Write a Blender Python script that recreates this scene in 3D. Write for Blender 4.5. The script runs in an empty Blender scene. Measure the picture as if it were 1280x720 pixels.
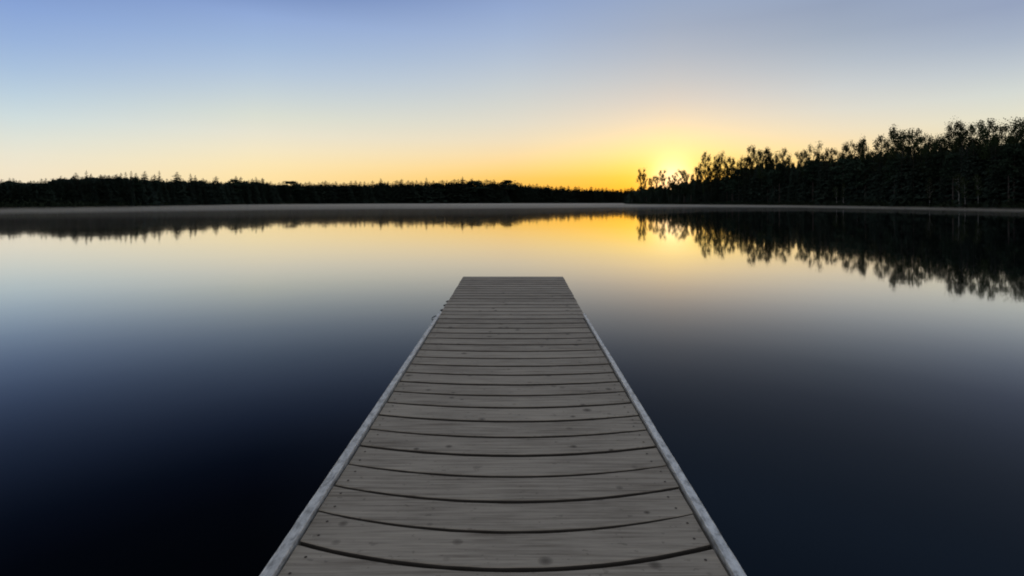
import bpy, math, random
from mathutils import Vector, Matrix
random.seed(7)
R = math.radians
sc = bpy.context.scene
COL = sc.collection

# ------------------------------------------------------------------ camera
F = 640.0          # focal length in pixels of a 1280 wide frame
Y0 = 252.3         # horizon row
CAM_H = 1.75       # camera height above the water
DECK_Z = 0.55
cam = bpy.data.cameras.new('camera')
camo = bpy.data.objects.new('camera', cam)
COL.objects.link(camo)
camo.location = (0, 0, CAM_H)
camo.rotation_euler = (R(90), 0, 0)
cam.sensor_width = 36
cam.lens = 36 * F / 1280
cam.shift_y = -(360 - Y0) / 1280
cam.clip_start = 0.05
cam.clip_end = 20000
sc.camera = camo

# ------------------------------------------------------------------ render
sc.render.engine = 'CYCLES'
sc.view_settings.view_transform = 'Standard'
sc.view_settings.look = 'None'
sc.view_settings.exposure = 0
sc.view_settings.gamma = 1
sc.cycles.use_denoising = True
sc.cycles.max_bounces = 6
sc.cycles.diffuse_bounces = 3
sc.cycles.glossy_bounces = 4
sc.cycles.volume_bounces = 1
sc.cycles.filter_width = 1.9
sc.cycles.sample_clamp_indirect = 4

# ------------------------------------------------------------------ helpers
def lin(c):
    c = c / 255.0
    return c / 12.92 if c <= 0.04045 else ((c + 0.055) / 1.055) ** 2.4

def pchain(nt, kind, **kw):
    n = nt.nodes.new(kind)
    for k, v in kw.items():
        setattr(n, k, v)
    return n

def math_node(nt, op, a, b=None, clamp=False):
    n = nt.nodes.new('ShaderNodeMath'); n.operation = op; n.use_clamp = clamp
    for i, v in enumerate((a, b)):
        if v is None: continue
        if isinstance(v, (int, float)): n.inputs[i].default_value = v
        else: nt.links.new(v, n.inputs[i])
    return n.outputs[0]

def new_mat(name):
    m = bpy.data.materials.new(name); m.use_nodes = True
    nt = m.node_tree
    b = nt.nodes['Principled BSDF']
    return m, nt, b

def make_obj(name, verts, faces, mat, parent=None, smooth=False):
    me = bpy.data.meshes.new(name)
    me.from_pydata(verts, [], faces)
    me.update()
    if mat is not None: me.materials.append(mat)
    if smooth:
        me.polygons.foreach_set('use_smooth', [True] * len(me.polygons))
    o = bpy.data.objects.new(name, me)
    COL.objects.link(o)
    if parent is not None: o.parent = parent
    return o

def tag(o, label=None, cat=None, group=None, kind=None):
    if label: o['label'] = label
    if cat: o['category'] = cat
    if group: o['group'] = group
    if kind: o['kind'] = kind
    return o

def empty(name, loc, rz=0.0):
    o = bpy.data.objects.new(name, None)
    COL.objects.link(o)
    o.location = loc; o.rotation_euler = (0, 0, rz)
    o.empty_display_size = 0.3
    return o

def box(V, Fc, x0, x1, y0, y1, z0, z1):
    b = len(V)
    V += [(x0, y0, z0), (x1, y0, z0), (x1, y1, z0), (x0, y1, z0), (x0, y0, z1), (x1, y0, z1), (x1, y1, z1), (x0, y1, z1)]
    Fc += [(b, b+3, b+2, b+1), (b+4, b+5, b+6, b+7), (b, b+1, b+5, b+4), (b+1, b+2, b+6, b+5), (b+2, b+3, b+7, b+6), (b+3, b, b+4, b+7)]

def tube(V, Fc, pts, rad, n=6, cap=True):
    """tapered tube along pts"""
    b = len(V)
    k = len(pts)
    for i, p in enumerate(pts):
        p = Vector(p)
        d = (Vector(pts[min(i+1, k-1)]) - Vector(pts[max(i-1, 0)]))
        if d.length < 1e-9: d = Vector((0, 0, 1))
        d.normalize()
        a = d.cross(Vector((0, 0, 1)))
        if a.length < 0.05: a = Vector((1, 0, 0)) - d * d.x
        a.normalize(); c = d.cross(a)
        for j in range(n):
            t = 2 * math.pi * j / n
            q = p + (a * math.cos(t) + c * math.sin(t)) * rad[i]
            V.append((q.x, q.y, q.z))
    for i in range(k - 1):
        for j in range(n):
            j2 = (j + 1) % n
            Fc.append((b+i*n+j, b+i*n+j2, b+(i+1)*n+j2, b+(i+1)*n+j))
    if cap:
        Fc.append(tuple(b + j for j in range(n))[::-1])
        Fc.append(tuple(b + (k-1)*n + j for j in range(n)))

def interp(tab, x):
    if x <= tab[0][0]: return tab[0][1]
    for (a, va), (b, vb) in zip(tab, tab[1:]):
        if x <= b: return va + (vb - va) * (x - a) / (b - a)
    return tab[-1][1]

# ------------------------------------------------------------------ materials
def mat_foliage(name, base, dark, scale=0.6):
    m, nt, b = new_mat(name)
    tc = nt.nodes.new('ShaderNodeTexCoord')
    oi = nt.nodes.new('ShaderNodeObjectInfo')
    no = pchain(nt, 'ShaderNodeTexNoise'); no.inputs['Scale'].default_value = scale; no.inputs['Detail'].default_value = 4
    nt.links.new(tc.outputs['Object'], no.inputs['Vector'])
    mix = pchain(nt, 'ShaderNodeMix', data_type='RGBA')
    mix.inputs[6].default_value = (*dark, 1); mix.inputs[7].default_value = (*base, 1)
    nt.links.new(no.outputs['Fac'], mix.inputs[0])
    hsv = nt.nodes.new('ShaderNodeHueSaturation')
    v = math_node(nt, 'MULTIPLY_ADD', oi.outputs['Random'], 0.7); v.node.inputs[2].default_value = 0.65
    h = math_node(nt, 'MULTIPLY_ADD', oi.outputs['Random'], 0.05); h.node.inputs[2].default_value = 0.475
    nt.links.new(v, hsv.inputs['Value']); nt.links.new(h, hsv.inputs['Hue'])
    nt.links.new(mix.outputs[2], hsv.inputs['Color'])
    nt.links.new(hsv.outputs['Color'], b.inputs['Base Color'])
    b.inputs['Roughness'].default_value = 0.85
    b.inputs['Specular IOR Level'].default_value = 0.1
    return m

M_SPRUCE = mat_foliage('spruce_needles', (0.026, 0.040, 0.026), (0.012, 0.020, 0.015))
M_PINE = mat_foliage('pine_needles', (0.036, 0.058, 0.034), (0.018, 0.034, 0.022))
M_LEAF = mat_foliage('aspen_leaves', (0.045, 0.058, 0.022), (0.022, 0.032, 0.014), 0.4)
M_BUSH = mat_foliage('willow_leaves', (0.034, 0.048, 0.024), (0.014, 0.024, 0.014), 1.0)

def mat_bark(name, c1, c2, sx=14, sz=2):
    m, nt, b = new_mat(name)
    tc = nt.nodes.new('ShaderNodeTexCoord'); mp = nt.nodes.new('ShaderNodeMapping')
    mp.inputs['Scale'].default_value = (sx, sx, sz)
    nt.links.new(tc.outputs['Object'], mp.inputs['Vector'])
    no = nt.nodes.new('ShaderNodeTexNoise'); no.inputs['Scale'].default_value = 1; no.inputs['Detail'].default_value = 5
    nt.links.new(mp.outputs[0], no.inputs['Vector'])
    rp = nt.nodes.new('ShaderNodeValToRGB')
    rp.color_ramp.elements[0].position = 0.38; rp.color_ramp.elements[0].color = (*c1, 1)
    rp.color_ramp.elements[1].position = 0.62; rp.color_ramp.elements[1].color = (*c2, 1)
    nt.links.new(no.outputs['Fac'], rp.inputs[0]); nt.links.new(rp.outputs[0], b.inputs['Base Color'])
    b.inputs['Roughness'].default_value = 0.9
    return m
M_BARK = mat_bark('conifer_bark', (0.045, 0.035, 0.028), (0.10, 0.08, 0.065))
M_GREYBARK = mat_bark('aspen_bark', (0.035, 0.035, 0.03), (0.09, 0.088, 0.078), 4, 3)
M_BIRCH = mat_bark('birch_bark', (0.06, 0.055, 0.05), (0.55, 0.53, 0.48), 2, 6)

def mat_ground():
    m, nt, b = new_mat('mossy_ground')
    tc = nt.nodes.new('ShaderNodeTexCoord')
    no = nt.nodes.new('ShaderNodeTexNoise'); no.inputs['Scale'].default_value = 0.35; no.inputs['Detail'].default_value = 8
    nt.links.new(tc.outputs['Object'], no.inputs['Vector'])
    rp = nt.nodes.new('ShaderNodeValToRGB')
    rp.color_ramp.elements[0].position = 0.35; rp.color_ramp.elements[0].color = (0.030, 0.026, 0.018, 1)
    rp.color_ramp.elements[1].position = 0.65; rp.color_ramp.elements[1].color = (0.050, 0.058, 0.028, 1)
    nt.links.new(no.outputs['Fac'], rp.inputs[0]); nt.links.new(rp.outputs[0], b.inputs['Base Color'])
    b.inputs['Roughness'].default_value = 0.95
    return m
M_GROUND = mat_ground()

def mat_water():
    m = bpy.data.materials.new('still_lake_water'); m.use_nodes = True
    nt = m.node_tree; nt.nodes.clear()
    out = nt.nodes.new('ShaderNodeOutputMaterial')
    tc = nt.nodes.new('ShaderNodeTexCoord')
    # long soft swell and a fine skin of ripples
    n1 = nt.nodes.new('ShaderNodeTexNoise'); n1.inputs['Scale'].default_value = 0.25; n1.inputs['Detail'].default_value = 3
    n2 = nt.nodes.new('ShaderNodeTexNoise'); n2.inputs['Scale'].default_value = 2.2; n2.inputs['Detail'].default_value = 2
    for n in (n1, n2): nt.links.new(tc.outputs['Object'], n.inputs['Vector'])
    h = math_node(nt, 'MULTIPLY_ADD', n1.outputs['Fac'], 1.0)
    h2 = math_node(nt, 'MULTIPLY', n2.outputs['Fac'], 0.05)
    nt.links.new(h2, h.node.inputs[2])
    bump = nt.nodes.new('ShaderNodeBump'); bump.inputs['Strength'].default_value = 1.0; bump.inputs['Distance'].default_value = WATER_BUMP
    nt.links.new(h, bump.inputs['Height'])
    lw = nt.nodes.new('ShaderNodeLayerWeight'); lw.inputs['Blend'].default_value = 0.5
    nt.links.new(bump.outputs[0], lw.inputs['Normal'])
    fc = nt.nodes.new('ShaderNodeFloatCurve')
    cm = fc.mapping.curves[0]
    pts = [(0.0, 1.0), (0.06, 0.88), (0.12, 0.70), (0.16, 0.52), (0.20, 0.34), (0.24, 0.21), (0.28, 0.125), (0.34, 0.060), (0.40, 0.034), (0.50, 0.022), (0.60, 0.018), (1.0, 0.018)]
    for i, (c_, r_) in enumerate(pts[::-1]):
        q = 1 - c_
        if i == 0: cm.points[0].location = (q, r_)
        elif i == len(pts) - 1: cm.points[-1].location = (q, r_)
        else: cm.points.new(q, r_)
    fc.mapping.update()
    nt.links.new(lw.outputs['Facing'], fc.inputs['Value'])
    fac = fc.outputs[0]
    gl = nt.nodes.new('ShaderNodeBsdfGlossy'); gl.inputs['Roughness'].default_value = WATER_ROUGH
    gl.inputs['Color'].default_value = (0.97, 0.975, 1.0, 1)
    nt.links.new(bump.outputs[0], gl.inputs['Normal'])
    df = nt.nodes.new('ShaderNodeBsdfDiffuse'); df.inputs['Color'].default_value = (0.0016, 0.0028, 0.005, 1)
    mx = nt.nodes.new('ShaderNodeMixShader')
    nt.links.new(fac, mx.inputs[0]); nt.links.new(df.outputs[0], mx.inputs[1]); nt.links.new(gl.outputs[0], mx.inputs[2])
    nt.links.new(mx.outputs[0], out.inputs['Surface'])
    return m
WATER_IOR, WATER_POW, WATER_ROUGH, WATER_BUMP = 1.20, 1.33, 0.035, 0.0022
M_WATER = mat_water()

def mat_deck():
    m, nt, b = new_mat('weathered_deck_board')
    tc = nt.nodes.new('ShaderNodeTexCoord')
    at = nt.nodes.new('ShaderNodeAttribute'); at.attribute_name = 'board'
    sep = nt.nodes.new('ShaderNodeSeparateColor'); nt.links.new(at.outputs['Color'], sep.inputs[0])
    offv = nt.nodes.new('ShaderNodeCombineXYZ')
    nt.links.new(math_node(nt, 'MULTIPLY', sep.outputs[0], 37.0), offv.inputs[0])
    nt.links.new(math_node(nt, 'MULTIPLY', sep.outputs[1], 53.0), offv.inputs[2])
    add = nt.nodes.new('ShaderNodeVectorMath'); add.operation = 'ADD'
    nt.links.new(tc.outputs['Object'], add.inputs[0]); nt.links.new(offv.outputs[0], add.inputs[1])
    def noise(scale, vec=(1, 1, 1), detail=4, rough=0.5):
        mp = nt.nodes.new('ShaderNodeMapping'); mp.inputs['Scale'].default_value = vec
        nt.links.new(add.outputs[0], mp.inputs['Vector'])
        n = nt.nodes.new('ShaderNodeTexNoise'); n.inputs['Scale'].default_value = scale
        n.inputs['Detail'].default_value = detail; n.inputs['Roughness'].default_value = rough
        nt.links.new(mp.outputs[0], n.inputs['Vector'])
        return n.outputs['Fac']
    grain = noise(9, (0.35, 9, 4), 6, 0.65)
    blot = noise(3.0, (1, 1.8, 1), 5, 0.6)
    spots = noise(26, (1, 1.6, 1), 2)
    # knots: sparse voronoi cells
    mpk = nt.nodes.new('ShaderNodeMapping'); mpk.inputs['Scale'].default_value = (4.6, 5.4, 0.01)
    nt.links.new(add.outputs[0], mpk.inputs['Vector'])
    vor = nt.nodes.new('ShaderNodeTexVoronoi'); vor.inputs['Scale'].default_value = 1.5; vor.inputs['Randomness'].default_value = 1
    nt.links.new(mpk.outputs[0], vor.inputs['Vector'])
    sepk = nt.nodes.new('ShaderNodeSeparateColor'); nt.links.new(vor.outputs['Color'], sepk.inputs[0])
    isk = math_node(nt, 'GREATER_THAN', sepk.outputs[0], 0.30)
    size = math_node(nt, 'MULTIPLY_ADD', sepk.outputs[1], 0.12); size.node.inputs[2].default_value = 0.10
    kd = math_node(nt, 'SUBTRACT', 1.0, math_node(nt, 'DIVIDE', vor.outputs['Distance'], size), True)
    knot = math_node(nt, 'MULTIPLY', isk, math_node(nt, 'POWER', kd, 0.7))
    ramp = nt.nodes.new('ShaderNodeValToRGB')
    e = ramp.color_ramp.elements
    e[0].position = 0.25; e[0].color = (0.185, 0.158, 0.126, 1)
    e[1].position = 0.75; e[1].color = (0.455, 0.402, 0.330, 1)
    k = e.new(0.5); k.color = (0.340, 0.303, 0.252, 1)
    g = math_node(nt, 'MULTIPLY_ADD', grain, 1.05)
    nt.links.new(math_node(nt, 'MULTIPLY', blot, 0.42), g.node.inputs[2])
    g2 = math_node(nt, 'ADD', g, math_node(nt, 'MULTIPLY', math_node(nt, 'SUBTRACT', sep.outputs[2], 0.5), 0.17))
    g3 = math_node(nt, 'SUBTRACT', g2, 0.235)
    nt.links.new(g3, ramp.inputs[0])
    mixk = pchain(nt, 'ShaderNodeMix', data_type='RGBA')
    mixk.inputs[7].default_value = (0.055, 0.045, 0.036, 1)
    nt.links.new(math_node(nt, 'MULTIPLY', knot, 0.95), mixk.inputs[0]); nt.links.new(ramp.outputs[0], mixk.inputs[6])
    # damp dark specks
    sp = math_node(nt, 'MULTIPLY', math_node(nt, 'GREATER_THAN', spots, 0.68), 0.32)
    mixs = pchain(nt, 'ShaderNodeMix', data_type='RGBA'); mixs.inputs[7].default_value = (0.07, 0.062, 0.05, 1)
    nt.links.new(sp, mixs.inputs[0]); nt.links.new(mixk.outputs[2], mixs.inputs[6])
    nt.links.new(mixs.outputs[2], b.inputs['Base Color'])
    b.inputs['Roughness'].default_value = 0.8
    b.inputs['Specular IOR Level'].default_value = 0.25
    bump = nt.nodes.new('ShaderNodeBump'); bump.inputs['Strength'].default_value = 0.5; bump.inputs['Distance'].default_value = 0.002
    nt.links.new(math_node(nt, 'SUBTRACT', grain, math_node(nt, 'MULTIPLY', knot, 0.4)), bump.inputs['Height'])
    nt.links.new(bump.outputs[0], b.inputs['Normal'])
    return m
M_DECK = mat_deck()

def mat_rail():
    m, nt, b = new_mat('weathered_aluminium')
    tc = nt.nodes.new('ShaderNodeTexCoord')
    no = nt.nodes.new('ShaderNodeTexNoise'); no.inputs['Scale'].default_value = 42; no.inputs['Detail'].default_value = 5; no.inputs['Roughness'].default_value = 0.65
    mp = nt.nodes.new('ShaderNodeMapping'); mp.inputs['Scale'].default_value = (1, 0.45, 1)
    nt.links.new(tc.outputs['Object'], mp.inputs['Vector']); nt.links.new(mp.outputs[0], no.inputs['Vector'])
    rp = nt.nodes.new('ShaderNodeValToRGB')
    e = rp.color_ramp.elements
    e[0].position = 0.34; e[0].color = (0.36, 0.355, 0.335, 1)
    e[1].position = 0.66; e[1].color = (0.85, 0.84, 0.80, 1)
    k = e.new(0.5); k.color = (0.66, 0.655, 0.63, 1)
    nt.links.new(no.outputs['Fac'], rp.inputs[0]); nt.links.new(rp.outputs[0], b.inputs['Base Color'])
    b.inputs['Metallic'].default_value = 0.35; b.inputs['Roughness'].default_value = 0.5
    bump = nt.nodes.new('ShaderNodeBump'); bump.inputs['Strength'].default_value = 0.35; bump.inputs['Distance'].default_value = 0.001
    nt.links.new(no.outputs['Fac'], bump.inputs['Height']); nt.links.new(bump.outputs[0], b.inputs['Normal'])
    return m
M_RAIL = mat_rail()
def mat_plain(name, col, rough=0.7, metal=0.0):
    m, nt, b = new_mat(name)
    tc = nt.nodes.new('ShaderNodeTexCoord')
    no = nt.nodes.new('ShaderNodeTexNoise'); no.inputs['Scale'].default_value = 12; no.inputs['Detail'].default_value = 5
    nt.links.new(tc.outputs['Object'], no.inputs['Vector'])
    mix = pchain(nt, 'ShaderNodeMix', data_type='RGBA')
    mix.inputs[6].default_value = (*[c * 0.6 for c in col], 1); mix.inputs[7].default_value = (*[min(1, c * 1.4) for c in col], 1)
    nt.links.new(no.outputs['Fac'], mix.inputs[0]); nt.links.new(mix.outputs[2], b.inputs['Base Color'])
    b.inputs['Roughness'].default_value = rough; b.inputs['Metallic'].default_value = metal
    return m
M_BEAM = mat_plain('damp_timber', (0.05, 0.042, 0.034), 0.85)
M_SIDE = mat_plain('gap_shaded_board_side', (0.05, 0.042, 0.034), 0.9)  # shade of the gaps between boards, painted as a dark side colour
M_SCREW = mat_plain('rusted_screw', (0.06, 0.045, 0.035), 0.7, 0.3)
M_STEEL = mat_plain('dark_galvanised_steel', (0.10, 0.10, 0.10), 0.5, 0.7)
M_FLOAT = mat_plain('black_float_plastic', (0.02, 0.02, 0.022), 0.5)

# ------------------------------------------------------------------ the lake outline
# (column in the photograph, distance of the shore): the far shore, then the nearer point on the right
FAR = [(-260, 92), (-120, 104), (0, 118), (80, 134), (160, 160), (240, 218), (320, 300), (480, 420), (640, 520), (780, 560), (860, 600)]
NEAR = [(786, 345), (830, 310), (880, 280), (960, 240), (1040, 192), (1120, 152), (1200, 124), (1280, 104), (1400, 88), (1560, 76)]
def at(x, D, z=0.0):
    return Vector(((x - 640) / F * D, D, z))
shore = [at(x, D) for x, D in FAR] + [at(x, D) for x, D in NEAR]
shore += [Vector((120, 30, 0)), Vector((112, -10, 0)), Vector((60, -34, 0)), Vector((0, -30, 0)), Vector((-60, -40, 0)), Vector((-130, -20, 0)), Vector((-165, 40, 0))]

def densify(pts, step):
    out = []
    n = len(pts)
    for i in range(n):
        a, b = pts[i], pts[(i+1) % n]
        k = max(1, int((b - a).length / step))
        for j in range(k):
            out.append(a.lerp(b, j / k))
    return out
shore_d = densify(shore, 9.0)
rs = random.Random(3)
ns = len(shore_d)
# outward normals; the outline runs clockwise seen from above
def normal(i):
    d = shore_d[(i+2) % ns] - shore_d[(i-2) % ns]
    n = Vector((-d.y, d.x, 0)); n.normalize()
    return n
V, Fc = [], []
cen = Vector((60, 220, 0))
rings = [(-6, -1.2), (-0.8, -0.12), (0.6, 0.14), (3, 0.45), (12, 0.9), (45, 1.6)]
for off, z in rings:
    for i, p in enumerate(shore_d):
        q = p + normal(i) * (off + rs.uniform(-0.4, 0.4))
        V.append((q.x, q.y, z + (rs.uniform(-0.05, 0.08) if z > 0 else 0)))
for rad in (900, 2500, 7000):
    for i, p in enumerate(shore_d):
        t = 2 * math.pi * i / ns
        d = (p - cen).normalized()
        q = cen + d * rad
        V.append((q.x, q.y, 3.0 if rad < 7000 else 0.5))
nr = len(rings) + 3
for r in range(nr - 1):
    for i in range(ns):
        j = (i + 1) % ns
        Fc.append((r*ns+i, r*ns+j, (r+1)*ns+j, (r+1)*ns+i))
land = make_obj('ground', V, Fc, M_GROUND, smooth=True)
tag(land, kind='structure')

V = [(-700, -300, 0), (900, -300, 0), (900, 900, 0), (-700, 900, 0)]
water = make_obj('lake_water', V, [(0, 1, 2, 3)], M_WATER)
tag(water, kind='structure')

# ------------------------------------------------------------------ trees
def spruce_mesh(seed, H, rad, tiers, per, low=0.06, droop=0.35, gappy=0.0, power=1.0):
    r = random.Random(seed)
    V, Fc = [], []
    for t in range(tiers):
        u = t / (tiers - 1)
        z = H * (low + (1 - low) * u ** 0.95)
        L = rad * ((1 - u) ** power) * r.uniform(0.75, 1.12) + 0.12
        n = max(4, int(per * (0.45 + 0.55 * (1 - u))))
        a0 = r.uniform(0, 6.28)
        for k in range(n):
            if r.random() < gappy: continue
            a = a0 + 6.283 * k / n + r.uniform(-0.25, 0.25)
            l = L * r.uniform(0.6, 1.15)
            ca, sa = math.cos(a), math.sin(a)
            w = l * r.uniform(0.22, 0.36) + 0.10
            dz = -l * droop * r.uniform(0.6, 1.3) + (0.25 * l if u > 0.8 else 0)
            zz = z + r.uniform(-0.25, 0.25)
            b = len(V)
            # a branch: inner point, two shoulders hanging lower, mid edge, tip
            V.append((ca*0.03, sa*0.03, zz))
            V.append((ca*l*0.45 - sa*w, sa*l*0.45 + ca*w, zz + dz*0.55 - 0.12*l))
            V.append((ca*l*0.45 + sa*w, sa*l*0.45 - ca*w, zz + dz*0.55 - 0.12*l))
            V.append((ca*l*0.52, sa*l*0.52, zz + dz*0.35 + 0.04*l))
            V.append((ca*l*0.80 - sa*w*0.55, sa*l*0.80 + ca*w*0.55, zz + dz*0.9 - 0.10*l))
            V.append((ca*l*0.80 + sa*w*0.55, sa*l*0.80 - ca*w*0.55, zz + dz*0.9 - 0.10*l))
            V.append((ca*l, sa*l, zz + dz))
            Fc += [(b, b+1, b+3), (b, b+3, b+2), (b+3, b+4, b+6), (b+3, b+6, b+5)]
    # leader
    b = len(V)
    V += [(0.09, 0, H*0.95), (-0.09, 0.07, H*0.95), (0, -0.09, H*0.95), (0, 0, H*1.01)]
    Fc += [(b, b+1, b+3), (b+1, b+2, b+3), (b+2, b, b+3)]
    return V, Fc

def pine_mesh(seed, H, rad, nclump):
    r = random.Random(seed)
    V, Fc = [], []
    for c in range(nclump):
        u = r.random() ** 0.75
        z = H * (0.42 + 0.56 * u)
        rr = rad * math.sqrt(max(0.03, 1 - ((u - 0.35) / 0.68) ** 2)) * r.uniform(0.25, 1)
        a = r.uniform(0, 6.28)
        cx, cy = rr * math.cos(a), rr * math.sin(a)
        s = r.uniform(0.45, 0.95)
        for k in range(26):
            d = Vector((r.gauss(0, 1), r.gauss(0, 1), r.gauss(0, 0.5)))
            p = Vector((cx, cy, z)) + d * s * 0.42
            quad(V, Fc, p, r.uniform(0.12, 0.28), r)
    return V, Fc

def quad(V, Fc, p, s, r):
    a = Vector((r.gauss(0, 1), r.gauss(0, 1), r.gauss(0, 1))).normalized()
    b_ = a.cross(Vector((r.gauss(0, 1), r.gauss(0, 1), r.gauss(0, 1)))).normalized()
    a *= s; b_ *= s * 0.7
    b = len(V)
    for q in (p - a, p - b_, p + a, p + b_):
        V.append((q.x, q.y, q.z))
    Fc.append((b, b+1, b+2, b+3))

def broad_mesh(seed, H, spread, leaf=0.20, n_leaf=34, crown_from=0.30, dens=1.0):
    """trunk with limbs, and a crown of small leaf faces hung in clumps at the twig ends"""
    r = random.Random(seed)
    TV, TF = [], []
    tips = []
    lean = Vector((r.uniform(-0.05, 0.05), r.uniform(-0.05, 0.05), 0))
    n = 9
    pts = [Vector((0, 0, -0.5))]
    for i in range(1, n + 1):
        u = i / n
        pts.append(Vector((lean.x * H * u + r.uniform(-0.12, 0.12), lean.y * H * u + r.uniform(-0.12, 0.12), H * 0.95 * u)))
    rad = [0.011 * H * (1 - 0.93 * i / n) + 0.015 for i in range(n + 1)]
    tube(TV, TF, pts, rad, 7)
    nl = int(17 * dens)
    for k in range(nl):
        u = crown_from + (0.95 - crown_from) * (k + r.random()) / nl
        i = min(n - 1, int(u * n)); f = u * n - i
        base = pts[i].lerp(pts[i+1], f)
        a = k * 2.4 + r.uniform(-0.5, 0.5)
        prof = math.sin(math.pi * min(1, max(0.12, (u - crown_from * 0.7) / (1.12 - crown_from * 0.7)))) ** 0.7
        L = spread * prof * r.uniform(0.55, 1.15)
        up = r.uniform(0.55, 1.1)
        d = Vector((math.cos(a), math.sin(a), up)).normalized()
        p1 = base + d * L * 0.5 + Vector((0, 0, -0.05 * L)); p2 = base + d * L + Vector((0, 0, 0.1 * L))
        tube(TV, TF, [base, p1, p2], [rad[i] * 0.5, rad[i] * 0.3 + 0.01, 0.015], 5, False)
        tips.append((p2, 1.0)); 
        for s in range(4):
            b0 = base.lerp(p2, r.uniform(0.35, 0.95))
            dd = (d + Vector((r.uniform(-0.9, 0.9), r.uniform(-0.9, 0.9), r.uniform(-0.25, 0.9)))).normalized()
            t = b0 + dd * L * r.uniform(0.22, 0.5)
            tube(TV, TF, [b0, t], [0.03, 0.012], 4, False)
            tips.append((t, 0.9))
            if r.random() < 0.5: tips.append((b0.lerp(t, 0.5), 0.6))
    tips.append((pts[-1] + Vector((0, 0, 0.3)), 0.9))
    tips.append((pts[-2], 0.8))
    LV, LF = [], []
    for t, w in tips:
        if r.random() < 0.06: continue
        sz = 0.048 * H * w * r.uniform(0.5, 1.1) * 0.62
        m = int(n_leaf * r.uniform(0.45, 1.35))
        for q in range(m):
            cl = lambda v: max(-1.9, min(1.9, v))
            g = Vector((cl(r.gauss(0, 1)), cl(r.gauss(0, 1)), cl(r.gauss(0, 1)) * 1.4))
            quad(LV, LF, t + g * sz, leaf * r.uniform(0.55, 1.25), r)
    return TV, TF, LV, LF

def mesh_data(name, V, Fc, mat):
    me = bpy.data.meshes.new(name); me.from_pydata([tuple(v) for v in V], [], Fc); me.update(); me.materials.append(mat)
    return me

def trunk_data(seed, H, r0, mat, name='trunk', top=0.97):
    V, Fc = [], []
    tube(V, Fc, [(0, 0, -0.6), (0.02, 0, H*0.3), (0.03, 0.03, H*0.7), (0, 0, H*top)], [r0*1.2, r0*0.85, r0*0.4, 0.02], 7)
    return mesh_data(name, V, Fc, mat)

# prototypes are mesh data only, height normalised to 10 units -> scaled per tree
SPRUCE = []
for i, (rad, tiers, per, low, droop, gap, pw) in enumerate([
        (1.35, 27, 15, 0.05, 0.40, 0.05, 0.95), (1.05, 26, 14, 0.06, 0.50, 0.08, 0.85), (1.70, 25, 16, 0.04, 0.35, 0.06, 1.0),
        (0.90, 24, 12, 0.08, 0.55, 0.12, 0.75), (1.50, 22, 13, 0.10, 0.30, 0.18, 0.7), (1.25, 26, 14, 0.05, 0.45, 0.10, 1.15)]):
    V, Fc = spruce_mesh(100 + i, 10, rad * 1.15, tiers, per, low, droop, gap, pw * 0.62)
    SPRUCE.append((mesh_data('crown', V, Fc, M_SPRUCE), trunk_data(i, 10, 0.13, M_BARK)))
BULLET = []
for i, (rad, pw, gap) in enumerate([(2.3, 0.62, 0.06), (1.7, 0.6, 0.10), (2.6, 0.7, 0.05), (1.25, 0.55, 0.10), (1.9, 0.45, 0.15), (2.1, 0.6, 0.08)]):
    V, Fc = spruce_mesh(150 + i, 10, rad, 30, 20, 0.05, 0.30, gap, pw)
    BULLET.append((mesh_data('crown', V, Fc, M_SPRUCE), trunk_data(i + 10, 10, 0.14, M_BARK)))
PINE = []
for i in range(4):
    V, Fc = pine_mesh(200 + i, 10, [1.5, 1.8, 1.3, 2.0][i], 46)
    PINE.append((mesh_data('crown', V, Fc, M_PINE), trunk_data(i, 10, 0.15, M_BARK, top=0.93)))
ASPEN = []
for i in range(8):
    TV, TF, LV, LF = broad_mesh(300 + i, 10, [1.7, 1.5, 2.0, 1.3, 1.8, 1.6, 2.1, 1.45][i], leaf=0.088, n_leaf=42,
                                crown_from=[0.3, 0.25, 0.35, 0.3, 0.22, 0.4, 0.3, 0.35][i])
    zt = sorted(v[2] for v in LV)[int(len(LV) * 0.99)]
    kz = 10.3 / zt
    TV = [(v[0], v[1], v[2] * kz) for v in TV]; LV = [(v[0], v[1], v[2] * kz) for v in LV]
    ASPEN.append((mesh_data('crown', LV, LF, M_LEAF), mesh_data('trunk', TV, TF, M_GREYBARK), mesh_data('trunk', TV, TF, M_BIRCH)))

rt = random.Random(11)
def plant(kind, idx, x, D, H, label, group=None, wide=1.0, birch=False, seedrot=None, bullet=False):
    """a tree (thing) of crown and trunk standing at column x and distance D, H metres tall"""
    protos = {'spruce_tree': SPRUCE, 'pine_tree': PINE, 'aspen_tree': ASPEN, 'birch_tree': ASPEN}[kind]
    if bullet: protos = BULLET
    p = protos[idx % len(protos)]
    pos = at(x, D, ground_z(x, D))
    t = empty(kind, pos, rt.uniform(0, 6.28) if seedrot is None else seedrot)
    s = H / 10.3
    t.scale = (s * wide, s * wide, s)
    cat = {'spruce_tree': 'spruce tree', 'pine_tree': 'pine tree', 'aspen_tree': 'broadleaf tree', 'birch_tree': 'birch tree'}[kind]
    tag(t, label, cat, group)
    for nm, me in (('crown', p[0]), ('trunk', p[2] if birch else p[1])):
        o = bpy.data.objects.new(nm, me); COL.objects.link(o); o.parent = t
    return t

def shoreD(x, right):
    return interp(NEAR if right else FAR, x)
def ground_z(x, D):
    return 0.5
def height_for(x, D, ytop):
    return max(2.0, CAM_H - 0.5 + (Y0 - ytop) / F * D)

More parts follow.
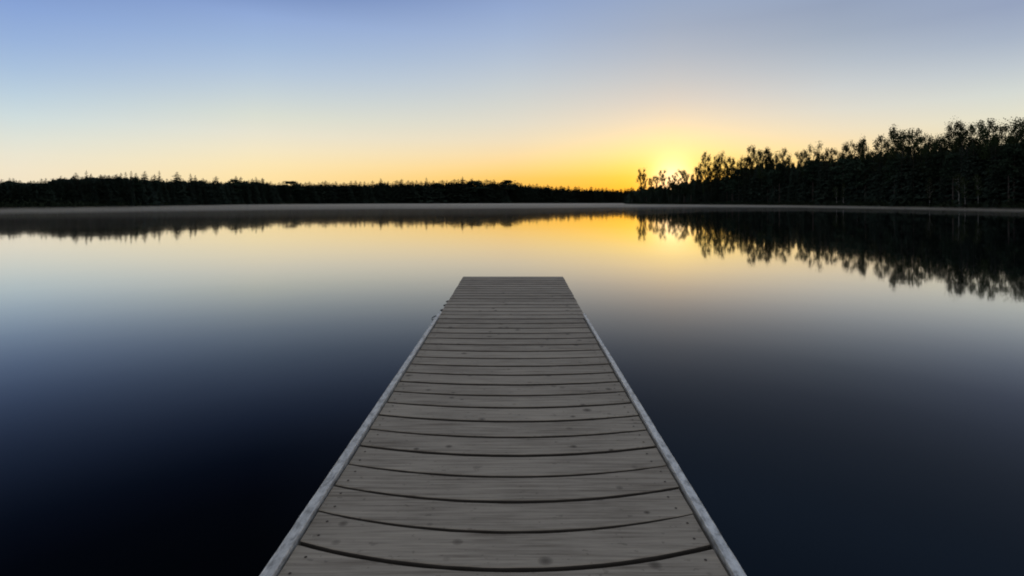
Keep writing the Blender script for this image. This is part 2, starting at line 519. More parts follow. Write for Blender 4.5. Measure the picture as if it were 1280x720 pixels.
# --- skyline of the far shore (column, row of the solid top)
SKY_L = [(-260, 222), (-100, 224), (0, 225.5), (12, 223), (25, 225.5), (50, 225), (65, 223), (75, 220.5), (100, 221), (110, 219), (125, 219.5), (150, 219),
         (170, 221), (187, 222), (205, 223.5), (225, 223), (245, 222), (262, 225), (280, 225), (300, 223), (320, 223.5), (345, 228), (400, 227.5),
         (460, 227), (480, 225.5), (500, 226.5), (550, 226), (578, 224.5), (610, 225.5), (640, 226.5), (660, 228.5), (690, 231), (700, 233.3),
         (750, 234), (790, 235), (860, 236)]
L = 'dark spruce in the even treeline along the {} shore across the lake'
# named individuals that stand out of the line: (x, ytop, proto, width, label)
OUT_L = [
 (12, 221, 2, 1.0, 'first spruce tip from the left edge that pokes above the low treeline'),
 (67, 221, 1, 0.9, 'small spruce tip where the left treeline begins to step up'),
 (76, 218.5, 2, 1.2, 'broad spruce at the left shoulder of the raised treeline'),
 (95, 214.5, 2, 1.5, 'broad pointed spruce just left of the tallest thin spire on the left shore'),
 (108, 211.5, 3, 1.0, 'tallest thin spire of spruce on the left shore'),
 (114, 215.5, 3, 0.8, 'thin spruce leaning close to the right side of the tallest left spire'),
 (126, 216.5, 4, 1.4, 'blunt rounded spruce right of the tallest left spire'),
 (137, 218, 2, 1.2, 'squat spruce in the dip between two raised clumps on the left shore'),
 (146, 216, 0, 1.0, 'left one of a pair of spruces before the twin spires'),
 (151, 214.5, 5, 1.0, 'right one of a pair of spruces before the twin spires'),
 (157, 213.5, 3, 1.1, 'narrow spruce left of the thin bare-tipped spire'),
 (164, 212, 3, 0.9, 'second thin spire of spruce, with a bare tip, on the left shore'),
 (170, 214.5, 5, 1.1, 'pointed spruce right after the bare-tipped spire'),
 (181, 212.5, 2, 1.3, 'full dense spruce with a broad cone in the left treeline'),
 (193, 216.5, 4, 1.2, 'flat-topped spruce beside a taller thin one on the left shore'),
 (199, 212, 3, 0.9, 'thin spruce rising from the right side of the flat-topped one'),
 (221, 213.5, 2, 1.6, 'lone broad spruce cone standing clear in the left treeline'),
 (238, 215.5, 3, 1.1, 'slim spruce left of a wider twin'),
 (244, 218, 2, 1.1, 'wider spruce twin right of the slim one'),
 (270, 219, 0, 1.5, 'single pointed spruce in the low stretch of the left treeline'),
 (295, 218.5, 0, 1.0, 'first spruce of the clump before the treeline drops'),
 (301, 219.5, 4, 1.0, 'second, rounder spruce of the clump before the treeline drops'),
 (320, 220, 5, 1.2, 'pointed spruce just before the long level treeline'),
 (328, 221, 4, 1.2, 'last high spruce before the long level treeline'),
 (476, 222, 2, 1.4, 'broad spruce that breaks the long level treeline left of the dock end'),
 (502, 222.5, 4, 1.3, 'rounded spruce above the level treeline, left of the dock end'),
 (533, 221, 3, 1.5, 'thin spruce spire on the far shore left of the dock end'),
 (578, 219.5, 3, 1.4, 'thin spruce spire on the far shore straight above the dock end'),
 (590, 221.5, 0, 1.2, 'short spruce right beside the far spire above the dock end'),
]
for x, yt, pi, w, lab in OUT_L:
    D = shoreD(x, False) + 7
    plant('spruce_tree', pi, x, D, height_for(x, D, yt), lab, 'single spruces that rise above the far treeline', wide=w * 0.95, bullet=True)
x = -70.0
cnt = 0
while x < 792:
    D = shoreD(x, False) + rt.uniform(3, 10)
    yt = interp(SKY_L, x) - 0.6 + rt.choice((rt.uniform(-2.0, 0.5), rt.uniform(-0.5, 2.6)))
    if x < 330: side = 'left'
    else: side = 'far'
    H = height_for(x, D, yt)
    kind = 'pine_tree' if rt.random() < 0.06 else 'spruce_tree'
    if side == 'left':
        lab = {'spruce_tree': 'dark spruce in the even part of the treeline on the left shore', 'pine_tree': 'round-crowned pine among the spruces of the left shore'}[kind]
        grp = {'spruce_tree': 'spruces of the left shore', 'pine_tree': 'pines of the left shore'}[kind]
    else:
        lab = {'spruce_tree': 'distant spruce in the long level treeline across the lake', 'pine_tree': 'distant round-crowned pine in the long level treeline across the lake'}[kind]
        grp = {'spruce_tree': 'spruces of the distant shore', 'pine_tree': 'pines of the distant shore'}[kind]
    plant(kind, rt.randrange(6), x, D, H, lab, grp, wide=rt.uniform(1.2, 1.9) * (1.0 if x < 330 else 1.35), bullet=(kind == 'spruce_tree'))
    cnt += 1
    x += rt.uniform(3.6, 6.0)

# --- right shore
SKY_R = [(780, 236), (790, 234.5), (830, 230), (850, 227), (870, 222), (890, 220.5), (915, 218), (925, 211), (945, 205), (960, 204), (1000, 202), (1030, 197),
         (1060, 195), (1100, 192), (1120, 190), (1150, 188), (1180, 184), (1210, 180), (1240, 178), (1280, 174), (1400, 168), (1560, 150)]
x = 790.0
while x < 1420:
    D = shoreD(x, True) + rt.uniform(3, 9)
    yt = interp(SKY_R, x) + rt.uniform(-3, 7)
    kind = 'spruce_tree' if rt.random() < 0.6 else 'pine_tree'
    lab = {'spruce_tree': 'black spruce of the dense lower belt on the right shore', 'pine_tree': 'bushy pine of the dense lower belt on the right shore'}[kind]
    grp = {'spruce_tree': 'spruces of the right shore belt', 'pine_tree': 'pines of the right shore belt'}[kind]
    plant(kind, rt.randrange(6), x, D, height_for(x, D, yt), lab, grp, wide=rt.uniform(0.9, 1.4))
    x += rt.uniform(6, 11)

# airy broadleaf trees that stand over the belt: (x, ytop, width, birch, label)
OUT_R = [
 (801, 211.5, 1.1, 'lone airy tree at the tip of the right point, just left of the sunset glow'),
 (806, 217, 0.9, 'slim tree hugging the right side of the lone one at the point'),
 (820, 220, 0.9, 'short tree just left of the ragged one inside the glow'),
 (843, 219, 1.0, 'low bushy tree under the right half of the glow'),
 (857, 216, 1.0, 'dense short tree beside the square-headed one at the glow edge'),
 (873, 208, 1.0, 'half-height tree leaning toward the tall lone pointed crown'),
 (889, 206, 1.0, 'dark short tree behind the tall lone pointed crown'),
 (813, 223, 1.0, 'small thin tree in the gap left of the sunset glow'),
 (827, 213, 1.2, 'ragged tree standing right inside the sunset glow'),
 (836, 221, 0.9, 'low sapling on the right side of the tree inside the glow'),
 (851, 212.5, 1.1, 'square-headed tree at the right edge of the sunset glow'),
 (864, 218, 1.0, 'low thin tree between the glow and the tall lone crown'),
 (881, 191.5, 1.0, 'tall lone pointed crown just right of the sunset glow'),
 (896, 196, 0.9, 'slender left tree of the first cluster right of the glow'),
 (906, 191.5, 1.0, 'tallest tree of the first cluster right of the glow'),
 (917, 198, 0.9, 'short rounded tree closing the first cluster right of the glow'),
 (929, 197, 0.9, 'thin see-through tree between the first and second clusters'),
 (938, 183.5, 1.0, 'tall tree that starts the second cluster of the right shore'),
 (953, 187, 1.0, 'full-crowned tree after the tall one in the second cluster'),
 (963, 186, 1.0, 'spindly tree at the end of the second cluster'),
 (981, 187, 1.1, 'bent broad tree standing apart after the second cluster'),
 (1003, 189, 1.0, 'sparse tree left of the peaked one on the right shore'),
 (1017, 180.5, 1.0, 'peaked airy tree midway along the right shore'),
 (1034, 186, 0.9, 'faint wispy tree in the low gap right of the peaked one'),
 (1045, 188, 0.9, 'low wispy tree beside the faint one in the gap'),
 (1058, 180.5, 1.0, 'round leafy crown right of the low gap'),
 (1071, 178, 1.0, 'narrow tree joined to the round leafy crown'),
 (1083, 173.5, 1.0, 'upright tree with a parted top before the wide crown'),
 (1100, 171.5, 1.2, 'wide heavy crown left of the highest middle clump'),
 (1117, 164, 1.0, 'left tree of the highest middle clump on the right shore'),
 (1129, 159.5, 1.1, 'tallest tree of the middle clump on the right shore'),
 (1139, 162, 1.0, 'right tree of the highest middle clump on the right shore'),
 (1150, 171, 0.8, 'slim tree just below the middle clump'),
 (1160, 169, 0.9, 'small open tree in the dip before the right-hand group'),
 (1172, 172, 0.9, 'lowest open tree in the dip before the right-hand group'),
 (1188, 153, 0.9, 'slender tall tree that starts the right-hand group'),
 (1203, 156, 1.0, 'airy tree with gaps of sky after the slender tall one'),
 (1218, 157, 1.0, 'third tree of the right-hand group, round topped'),
 (1230, 166, 0.9, 'shorter tree tucked between the round topped and the big dark one'),
 (1241, 150.5, 1.2, 'big dark full crown near the right edge of the picture'),
 (1256, 159, 0.9, 'thin pale-gapped tree between the two big crowns at the right edge'),
 (1273, 149.5, 1.2, 'big dark crown cut by the right edge of the picture'),
]
for i, (x, yt, w, lab) in enumerate(OUT_R):
    D = shoreD(x, True) + 8 + (i % 3) * 2
    H = height_for(x, D, yt)
    plant('aspen_tree', i, x, D, H, lab, 'airy broadleaf trees over the right shore', wide=w * (0.78 if x < 900 else 0.80))
for i, (x, yt) in enumerate([(1290, 152), (1308, 148), (1330, 146), (1352, 142), (1378, 138), (1405, 130)]):
    D = shoreD(x, True) + 9
    plant('aspen_tree', i + 3, x, D, height_for(x, D, yt), 'broadleaf tree past the right edge of the picture', 'trees past the right edge', wide=1.1)
x = 868.0
k = 0
CROWN_R = [(868, 214), (881, 200), (900, 200), (925, 200), (940, 193), (965, 192), (1000, 193), (1030, 190), (1060, 187), (1100, 180), (1130, 172), (1160, 177), (1185, 168), (1220, 166), (1250, 162), (1290, 158), (1420, 140)]
while x < 1300:
    D = shoreD(x, True) + 12 + rt.uniform(-2, 5)
    yt = interp(CROWN_R, x) + rt.uniform(2, 13)
    plant('aspen_tree', rt.randrange(8), x, D, height_for(x, D, yt), 'lower leafy tree filling in between the tall crowns of the right shore', 'leafy trees between the tall crowns of the right shore', wide=rt.uniform(0.7, 0.95))
    x += rt.uniform(8, 14)
# pale birch stems at the waterline
for i, (x, hgt, lab) in enumerate([
        (1046, 7, 'left pale birch stem of the close pair low on the right shore'), (1054, 8, 'right pale birch stem of the close pair low on the right shore'),
        (1162, 7.5, 'solitary pale birch stem on the dark right shore'), (1199, 8, 'pale birch stem at the left of the three near the right edge'),
        (1206, 7, 'pale birch stem in the middle of the three near the right edge'), (1223, 7.5, 'pale birch stem at the right of the three near the right edge')]):
    D = shoreD(x, True) + 1.2
    plant('birch_tree', i + 2, x, D, hgt, lab, 'pale birches on the right shore', wide=0.8, birch=True)

# --- the wood behind the first rows, one mass
def add_copy(V, Fc, src, pos, s, w, a):
    b = len(V); ca, sa = math.cos(a) * s * w, math.sin(a) * s * w
    for x_, y_, z_ in src[0]:
        V.append((pos.x + x_ * ca - y_ * sa, pos.y + x_ * sa + y_ * ca, pos.z + z_ * s))
    Fc.extend([tuple(q + b for q in f) for f in src[1]])
LOW = [spruce_mesh(400 + i, 10, [1.6, 1.9, 1.4][i], 11, 9, 0.03, 0.4, 0.0, [0.8, 0.6, 0.9][i]) for i in range(3)]
def canopy(V, Fc, c, rx, H, r):
    n, k = 9, 6
    b = len(V)
    for i in range(k + 1):
        u = i / k
        rr = rx * (0.95 if u < 0.15 else math.sqrt(max(0.0, 1 - ((u - 0.3) / 0.72) ** 2)))
        for j in range(n):
            a = 6.283 * (j + 0.5 * (i % 2)) / n
            q = rr * r.uniform(0.65, 1.2)
            V.append((c.x + q * math.cos(a), c.y + q * math.sin(a), c.z - 0.5 + (H + 0.5) * u + r.uniform(-0.05, 0.05) * H))
    for i in range(k):
        for j in range(n):
            j2 = (j + 1) % n
            Fc.append((b+i*n+j, b+i*n+j2, b+(i+1)*n+j2)); Fc.append((b+i*n+j, b+(i+1)*n+j2, b+(i+1)*n+j))
    Fc.append(tuple(b + k*n + j for j in range(n)))
V, Fc = [], []
rw = random.Random(5)
for (lo, hi, tab, right) in ((-255, 800, SKY_L, False), (788, 1440, SKY_R, True)):
    for row in range(2):
        x = lo
        while x < hi:
            D = shoreD(x, right) + 14 + row * 9 + rw.uniform(-2, 2)
            H = height_for(x, D, interp(tab, x) + (rw.uniform(3.4, 6.5) if not right else rw.uniform(1.0, 8.0)))
            canopy(V, Fc, at(x, D, 0.5), max(2.4, 3.4 * D / F) * rw.uniform(0.8, 1.2), H, rw)
            x += max(2.4, 2.6 * F / D) if right else 3.2
for row in range(6):
    x = -250.0
    while x < 800:
        D = shoreD(x, False) + 9 + row * 7 + rw.uniform(-2, 2)
        yt = interp(SKY_L, x) + 2.6 + rw.uniform(-1, 3.5)
        add_copy(V, Fc, LOW[rw.randrange(3)], at(x, D, 0.5), height_for(x, D, yt) / 10.3, rw.uniform(1.5, 2.3), rw.uniform(0, 6))
        x += rw.uniform(3.5, 6.5)
    x = 792.0 - row * 2
    while x < 1430:
        D = shoreD(x, True) + 7 + row * 6 + rw.uniform(-2, 2)
        yt = interp(SKY_R, x) + 2 + rw.uniform(-2, 6)
        add_copy(V, Fc, LOW[rw.randrange(3)], at(x, D, 0.5), height_for(x, D, yt) / 10.3, rw.uniform(1.2, 1.9), rw.uniform(0, 6))
        x += rw.uniform(8, 13)
wood = make_obj('forest', V, Fc, M_SPRUCE)
tag(wood, 'dark mass of forest behind the first row of trees round the lake', 'forest', kind='stuff')
# waterside scrub
V, Fc = [], []
for (lo, hi, right) in ((-250, 792, False), (786, 1430, True)):
    x = lo
    while x < hi:
        D = shoreD(x, right) + rw.uniform(0.6, 3.5)
        s = rw.uniform(0.6, 1.6)
        c = at(x, D, 0.35)
        for k in range(46):
            p = c + Vector((rw.gauss(0, 0.55 * s * 1.3), rw.gauss(0, 0.5 * s), abs(rw.gauss(0, 0.55 * s))))
            quad(V, Fc, p, rw.uniform(0.15, 0.4), rw)
        x += rw.uniform(1.2, 2.4) * 200 / D
scrub = make_obj('shore_scrub', V, Fc, M_BUSH)
tag(scrub, 'low willow scrub along the waterline', 'scrub', kind='stuff')

# ------------------------------------------------------------------ mist lying on the water
def mist_box(name, z0, z1, dens, near_off, label):
    """a flat body of mist with the plan of the lake's far part"""
    m = bpy.data.materials.new(name); m.use_nodes = True
    nt = m.node_tree; nt.nodes.clear()
    out = nt.nodes.new('ShaderNodeOutputMaterial')
    pv = nt.nodes.new('ShaderNodeVolumePrincipled')
    pv.inputs['Color'].default_value = (1.0, 0.93, 0.79, 1)
    pv.inputs['Density'].default_value = dens
    pv.inputs['Anisotropy'].default_value = 0.1
    nt.links.new(pv.outputs[0], out.inputs['Volume'])
    m.volume_intersection_method = 'FAST' if hasattr(m, 'volume_intersection_method') else None if False else 'FAST'
    pl = near_off
    outer = [at(x, D + 3) for x, D in FAR[1:-1]] + [at(x, D + 3) for x, D in NEAR[:-1]]
    inner = [at(x, d) for x, d in pl]
    loop = outer + inner
    n = len(loop)
    V = [(p.x, p.y, z0) for p in loop] + [(p.x, p.y, z1) for p in loop]
    Fc = [tuple(range(n)), tuple(range(2*n-1, n-1, -1))]
    for i in range(n):
        j = (i + 1) % n
        Fc.append((i, i + n, j + n, j))
    o = make_obj('mist', V, Fc, m)
    tag(o, label, 'mist', kind='stuff')
    return o
MIST = True
if MIST:
    mist_box('mist_low', 0.012, 0.25, 0.013, [(1400, 72), (1280, 88), (1120, 126), (1000, 166), (880, 190), (760, 160), (640, 140), (480, 130), (300, 110), (160, 92), (0, 78), (-120, 70)],
             'thin bright band of mist lying on the water below the far trees')
    mist_box('mist_veil', 0.28, 0.60, 0.004, [(1400, 64), (1280, 74), (1120, 100), (1000, 120), (880, 110), (760, 75), (640, 52), (300, 44), (0, 40), (-120, 38)],
             'faint veil of mist over the dark reflections')

# ------------------------------------------------------------------ dock
PITCH = 0.1882
def bow(D):
    return interp([(-3, 0.10), (0, 0.22), (1.67, 0.236), (1.85, 0.218), (2.2, 0.19), (2.6, 0.168), (3.4, 0.115), (4.6, 0.05), (6, 0.015), (9, 0.0)], D)
rd = random.Random(21)
def decking(name, y_list, left, right, parent, gap, mat):
    """boards laid side by side: one mesh, each with rounded edges and a slight cup"""
    V, Fc, cols, sides = [], [], [], []
    NX = 22
    for y in y_list:
        c = (rd.random(), rd.random(), rd.random())
        w = PITCH - gap * interp([(1.9, 1.0), (2.8, 1.6), (5.5, 2.0)], y) * rd.uniform(0.9, 1.12)
        ya, yb = y, y + w
        dz = rd.uniform(-0.0008, 0.0008); tilt = rd.uniform(-0.0008, 0.0008)
        tw = rd.uniform(-0.0015, 0.0015)
        xl = left(y) + rd.uniform(-0.004, 0.004); xr = right(y) + rd.uniform(-0.004, 0.004)
        prof = [(0.0, -0.034), (0.0, -0.006), (0.0018, -0.0022), (0.006, 0.0), (w*0.3, -0.0008), (w*0.5, -0.0012), (w*0.7, -0.0008), (w-0.006, 0.0), (w-0.0018, -0.0022), (w, -0.006), (w, -0.034)]
        b = len(V)
        k = len(prof)
        wob = [rd.uniform(-0.0012, 0.0012) for _ in range(NX+1)]
        for i in range(NX + 1):
            u = i / NX
            x = xl + (xr - xl) * u
            xx = x - 0.0
            for (py, pz) in prof:
                yy = y + py + bow(y) * xx * xx + tw * (u - 0.5) * 2 + wob[i]
                V.append((x, yy, DECK_Z + pz + dz + tilt * (py / w - 0.5) * 2))
        for i in range(NX):
            for j in range(k):
                j2 = (j + 1) % k
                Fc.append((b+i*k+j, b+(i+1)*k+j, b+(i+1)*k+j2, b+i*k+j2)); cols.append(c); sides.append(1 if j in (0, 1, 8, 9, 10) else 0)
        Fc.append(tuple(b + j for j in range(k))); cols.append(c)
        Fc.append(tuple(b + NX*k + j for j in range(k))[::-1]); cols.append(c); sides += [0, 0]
        for xj in (xl + 0.045, xr - 0.05):
            for py in (0.045, w - 0.045):
                sx_ = xj + rd.uniform(-0.012, 0.012)
                cy = y + py + bow(y) * sx_ * sx_ + rd.uniform(-0.006, 0.006)
                b2 = len(V)
                for q in range(8):
                    t_ = 6.2832 * q / 8
                    V.append((sx_ + 0.0052 * math.cos(t_), cy + 0.0052 * math.sin(t_), DECK_Z + dz + tilt * (py / w - 0.5) * 2 + 0.0006))
                Fc.append(tuple(range(b2, b2 + 8))); cols.append(c); sides.append(2)
    o = make_obj(name, V, Fc, mat, parent)
    me = o.data
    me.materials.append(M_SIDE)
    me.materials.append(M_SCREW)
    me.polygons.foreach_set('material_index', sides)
    att = me.color_attributes.new(name='board', type='FLOAT_COLOR', domain='CORNER')
    li = 0
    buf = []
    for p, c in zip(me.polygons, cols):
        for _ in p.vertices: buf += [c[0], c[1], c[2], 1]
    att.data.foreach_set('color', buf)
    return o

# gap rows measured: a gap at distance 1.674 (row 711), boards step PITCH
JOINT = 1.674 + PITCH * 19.4
near = [1.674 + 0.006 + PITCH * k for k in range(-15, 19)]
y_joint = near[-1] + PITCH
far = [y_joint + 0.012 + (PITCH * 0.985) * k for k in range(0, 16)]
END = 8.2
step = (END - far[0]) / 16.0
far = [far[0] + step * k for k in range(16)]
lf = lambda y: -0.750
rf = lambda y: 0.695 + 0.012 * (y - 1.64)
s1 = empty('dock_section', (0, 0, 0))
tag(s1, 'near dock section of grey boards between two pale metal side rails', 'dock')
s2 = empty('dock_section', (0, 0, 0))
tag(s2, 'far end section of the dock, grey boards without side rails', 'dock')
decking('decking', near, lf, rf, s1, 0.0150, M_DECK)
lf2 = lambda y: -0.768 - 0.006 * (y - 5.3)
rf2 = lambda y: 0.765 + 0.020 * (y - 5.3)
decking('decking', far, lf2, rf2, s2, 0.0165, M_DECK)

def rail(x0, x1, y0, y1, parent, slope=0.0, taper=((1.6, 0.98), (3.0, 0.86), (4.0, 0.76), (5.5, 0.62))):
    """an L shaped metal edge: flat top with small lips and a deep outer web, worn along its edge"""
    V, Fc = [], []
    n = 120
    sgn = 1 if x1 > x0 else -1
    prof = [(0, -0.03), (0, 0.010), (0.0015, 0.0135), (0.006, 0.0135), (0.008, 0.010), (0.5, 0.010), (0.9, 0.010), (0.93, 0.012), (0.97, 0.011), (1.0, 0.007), (1.0, -0.15), (0.93, -0.15), (0.93, -0.03)]
    W0 = abs(x1 - x0)
    k = len(prof)
    for i in range(n + 1):
        y = y0 + (y1 - y0) * i / n
        jx = rd.uniform(-0.0012, 0.0012)
        W = W0 * interp(taper, y)
        for (u, z) in prof:
            uu = u if u in (0.5, 0.9, 0.93, 0.97, 1.0) else u / W
            edge = jx if u >= 0.9 else 0
            V.append((x0 + sgn * uu * W + slope * (y - 1.64) + edge, y, DECK_Z + z))
    for i in range(n):
        for j in range(k):
            j2 = (j + 1) % k
            f = (i*k+j, (i+1)*k+j, (i+1)*k+j2, i*k+j2)
            Fc.append(f if sgn > 0 else f[::-1])
    Fc.append(tuple(range(k))); Fc.append(tuple(n*k + j for j in range(k))[::-1])
    return make_obj('side_rail', V, Fc, M_RAIL, parent)
y_end_rail = 5.55
r1 = rail(-0.761, -0.806, near[0], y_end_rail, s1)
r2 = rail(0.707, 0.748, near[0], y_end_rail - 0.1, s1, 0.012)
# mooring ring on the left rail's end
V, Fc = [], []
pts = []
for i in range(17):
    t = math.pi * (i / 16)
    pts.append((-0.788 - 0.034 * math.sin(t), 5.28 + 0.10 * math.cos(t), DECK_Z + 0.002))
tube(V, Fc, pts, [0.006] * 17, 8)
make_obj('mooring_loop', V, Fc, M_STEEL, s1, True)
# bolts along the far section's left edge
for yy in (5.75, 6.02, 6.25):
    V, Fc = [], []
    tube(V, Fc, [(-0.772, yy, DECK_Z - 0.018), (-0.792, yy, DECK_Z - 0.018)], [0.016, 0.016], 6)
    tube(V, Fc, [(-0.7925, yy, DECK_Z - 0.018), (-0.806, yy, DECK_Z - 0.018)], [0.008, 0.008], 8)
    make_obj('bolt', V, Fc, M_STEEL, s2)
# under-structure
def beams(parent, x0, x1, ya, yb, slope=0.0):
    for xx in (x0, (x0 + x1) / 2, x1):
        V, Fc = [], []
        box(V, Fc, xx - 0.022, xx + 0.022, ya, yb, DECK_Z - 0.20, DECK_Z - 0.038)
        make_obj('joist', V, Fc, M_BEAM, parent)
beams(s1, -0.70, 0.64, near[0], y_joint - 0.02)
beams(s2, -0.73, 0.73, y_joint + 0.02, END - 0.03)
V, Fc = [], []
box(V, Fc, -0.785, 0.82, END + 0.004, END + 0.040, DECK_Z - 0.17, DECK_Z - 0.004)
make_obj('end_board', V, Fc, M_BEAM, s2)
def floats(parent, ys):
    for yy in ys:
        V, Fc = [], []
        n = 20
        tube(V, Fc, [(-0.62, yy, 0.12), (-0.60, yy, 0.12), (0.60, yy, 0.12), (0.62, yy, 0.12)], [0.20, 0.225, 0.225, 0.20], 20)
        make_obj('float_drum', V, Fc, M_FLOAT, parent)
floats(s1, (-0.4, 2.2, 4.6)); floats(s2, (5.9, 7.7))

# ------------------------------------------------------------------ sky
# rows of (elevation in degrees, sRGB) for compass directions measured from straight ahead
def elev(x, y):
    u = (x - 640) / F
    return math.degrees(math.atan((Y0 - y) / F / math.sqrt(1 + u * u)))
def colm(x, rows, high):
    t = [(elev(x, y), c) for y, c in rows][::-1]
    return t + high
HIGH_L = [(22, (92, 118, 172)), (26, (34, 48, 84)), (31, (16, 22, 40)), (38, (10, 13, 24)), (50, (110, 115, 125)), (70, (155, 155, 153)), (90, (162, 160, 156))]
HIGH_C = [(27, (110, 128, 165)), (33, (85, 100, 130)), (45, (110, 115, 125)), (60, (148, 148, 148)), (90, (162, 160, 156))]
HIGH_R = [(22, (148, 168, 200)), (28, (134, 168, 214)), (40, (100, 132, 176)), (55, (125, 132, 145)), (70, (155, 155, 153)), (90, (162, 160, 156))]
BACK = [(0, (142, 142, 150)), (8, (142, 146, 160)), (20, (142, 148, 162)), (45, (152, 153, 156)), (90, (162, 160, 156))]
SKYC = [
 (-180, BACK), (-100, BACK),
 (-44.1, colm(20, [(0, (132, 160, 212)), (30, (142, 170, 216)), (60, (154, 180, 218)), (90, (169, 193, 220)), (115, (184, 205, 221)), (150, (207, 220, 220)), (180, (226, 226, 212)), (205, (238, 228, 204)), (225, (240, 226, 198)), (252, (240, 222, 190))], HIGH_L)),
 (-26.6, colm(320, [(0, (136, 161, 212)), (50, (155, 180, 216)), (100, (184, 201, 218)), (140, (212, 218, 208)), (170, (232, 226, 207)), (195, (245, 229, 190)), (215, (251, 227, 172)), (252, (250, 215, 150))], HIGH_L)),
 (0.0, colm(640, [(0, (140, 163, 206)), (50, (162, 181, 210)), (100, (190, 200, 208)), (140, (212, 212, 202)), (165, (227, 218, 197)), (185, (239, 218, 178)), (205, (248, 214, 148)), (222, (247, 198, 100)), (252, (238, 172, 70))], HIGH_C)),
 (17.4, colm(840, [(0, (144, 160, 188)), (50, (164, 176, 194)), (95, (190, 194, 197)), (130, (214, 206, 194)), (150, (230, 214, 186)), (170, (246, 222, 172)), (188, (252, 226, 150)), (205, (254, 218, 105)), (218, (252, 200, 60)), (235, (248, 178, 30)), (252, (240, 150, 20))], HIGH_R)),
 (32.6, colm(1050, [(0, (140, 155, 182)), (50, (158, 172, 190)), (100, (192, 200, 206)), (140, (218, 216, 204)), (165, (234, 220, 190)), (190, (248, 220, 165)), (215, (248, 210, 135)), (252, (245, 190, 100))], HIGH_R)),
 (44.1, colm(1260, [(0, (142, 156, 186)), (40, (158, 172, 194)), (80, (184, 194, 204)), (110, (205, 212, 210)), (140, (222, 222, 206)), (160, (228, 220, 192)), (200, (232, 212, 170)), (252, (225, 195, 150))], HIGH_R)),
 (100, BACK), (180, BACK),
]
world = bpy.data.worlds.new('World')
sc.world = world
world.use_nodes = True
nt = world.node_tree
nt.nodes.clear()
out = nt.nodes.new('ShaderNodeOutputWorld')
tc = nt.nodes.new('ShaderNodeTexCoord')
sx = nt.nodes.new('ShaderNodeSeparateXYZ'); nt.links.new(tc.outputs['Generated'], sx.inputs[0])
el = math_node(nt, 'ARCSINE', math_node(nt, 'MAXIMUM', sx.outputs[2], 0.0))
fac = math_node(nt, 'SQRT', math_node(nt, 'DIVIDE', el, math.pi / 2))
az = math_node(nt, 'ARCTAN2', sx.outputs[0], sx.outputs[1])
def sample(rows, e):
    c = []
    for ch in range(3):
        # interpolate in display space, softened
        acc = 0; ws = 0
        for d in (-1.5, -0.75, 0, 0.75, 1.5):
            w = math.exp(-d * d / 1.2)
            acc += w * interp([(r[0], r[1][ch]) for r in rows], max(0, e + d * (0.4 + e / 25))); ws += w
        c.append(lin(acc / ws))
    return c
SKYGAIN = 1.0
ramps = []
for a, rows in SKYC:
    rp = nt.nodes.new('ShaderNodeValToRGB'); cr = rp.color_ramp; cr.interpolation = 'LINEAR'
    N = 30
    for i in range(N):
        f = i / (N - 1)
        c = sample(rows, f * f * 90)
        if i == 0: e = cr.elements[0]
        elif i == N - 1: e = cr.elements[-1]
        else: e = cr.elements.new(f)
        e.position = f; e.color = (*[q * SKYGAIN for q in c], 1)
    nt.links.new(fac, rp.inputs[0])
    ramps.append(rp.outputs[0])
cur = ramps[0]
for i in range(1, len(SKYC)):
    mr = nt.nodes.new('ShaderNodeMapRange'); mr.interpolation_type = 'LINEAR' if 2 <= i <= 7 else 'SMOOTHSTEP'
    mr.inputs['From Min'].default_value = R(SKYC[i-1][0]); mr.inputs['From Max'].default_value = R(SKYC[i][0])
    nt.links.new(az, mr.inputs['Value'])
    mx = pchain(nt, 'ShaderNodeMix', data_type='RGBA')
    nt.links.new(mr.outputs[0], mx.inputs[0]); nt.links.new(cur, mx.inputs[6]); nt.links.new(ramps[i], mx.inputs[7])
    cur = mx.outputs[2]
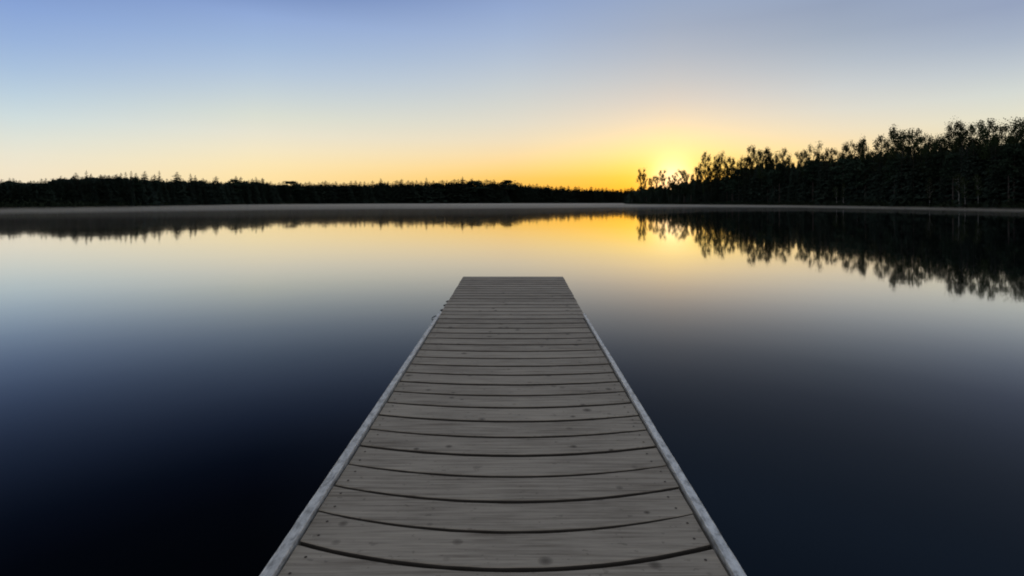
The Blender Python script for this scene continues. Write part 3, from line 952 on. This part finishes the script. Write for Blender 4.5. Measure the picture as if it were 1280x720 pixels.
# warm glow round the set sun
SUN_AZ, SUN_EL = 17.4, 2.3
sd = Vector((math.sin(R(SUN_AZ)) * math.cos(R(SUN_EL)), math.cos(R(SUN_AZ)) * math.cos(R(SUN_EL)), math.sin(R(SUN_EL))))
dt = nt.nodes.new('ShaderNodeVectorMath'); dt.operation = 'DOT_PRODUCT'
nt.links.new(tc.outputs['Generated'], dt.inputs[0]); dt.inputs[1].default_value = sd
ang2 = math_node(nt, 'MULTIPLY', math_node(nt, 'SUBTRACT', 1.0, dt.outputs['Value']), 2.0)
def glow(sig_deg):
    return math_node(nt, 'EXPONENT', math_node(nt, 'MULTIPLY', ang2, -1.0 / (2 * R(sig_deg) ** 2)))
def scaled(colr, f):
    m = nt.nodes.new('ShaderNodeVectorMath'); m.operation = 'SCALE'
    m.inputs[0].default_value = colr; nt.links.new(f, m.inputs['Scale']); return m.outputs[0]
def vadd(a, b):
    m = nt.nodes.new('ShaderNodeVectorMath'); m.operation = 'ADD'
    nt.links.new(a, m.inputs[0]); nt.links.new(b, m.inputs[1]); return m.outputs[0]
tot = vadd(cur, scaled((0.45, 0.50, 0.55), glow(1.5)))
tot = vadd(tot, scaled((0.16, 0.11, 0.02), glow(3.6)))
bg1 = nt.nodes.new('ShaderNodeBackground'); nt.links.new(tot, bg1.inputs['Color']); bg1.inputs['Strength'].default_value = 1.0
sky = nt.nodes.new('ShaderNodeTexSky'); sky.sky_type = 'NISHITA'; sky.sun_disc = False
sky.sun_elevation = R(1.5); sky.sun_rotation = R(SUN_AZ); sky.altitude = 100
bg2 = nt.nodes.new('ShaderNodeBackground'); nt.links.new(sky.outputs[0], bg2.inputs['Color']); bg2.inputs['Strength'].default_value = 0.012
ad = nt.nodes.new('ShaderNodeAddShader')
nt.links.new(bg1.outputs[0], ad.inputs[0]); nt.links.new(bg2.outputs[0], ad.inputs[1])
nt.links.new(ad.outputs[0], out.inputs['Surface'])
world.cycles.sampling_method = 'MANUAL'
world.cycles.sample_map_resolution = 1024

sun = bpy.data.lights.new('sun', 'SUN')
sun.energy = 0.5; sun.angle = R(0.6); sun.color = (1.0, 0.62, 0.30)
suno = bpy.data.objects.new('sun', sun); COL.objects.link(suno)
s2d = Vector((math.sin(R(SUN_AZ)) * math.cos(R(1.5)), math.cos(R(SUN_AZ)) * math.cos(R(1.5)), math.sin(R(1.5))))
suno.rotation_euler = (-s2d).to_track_quat('-Z', 'Y').to_euler()
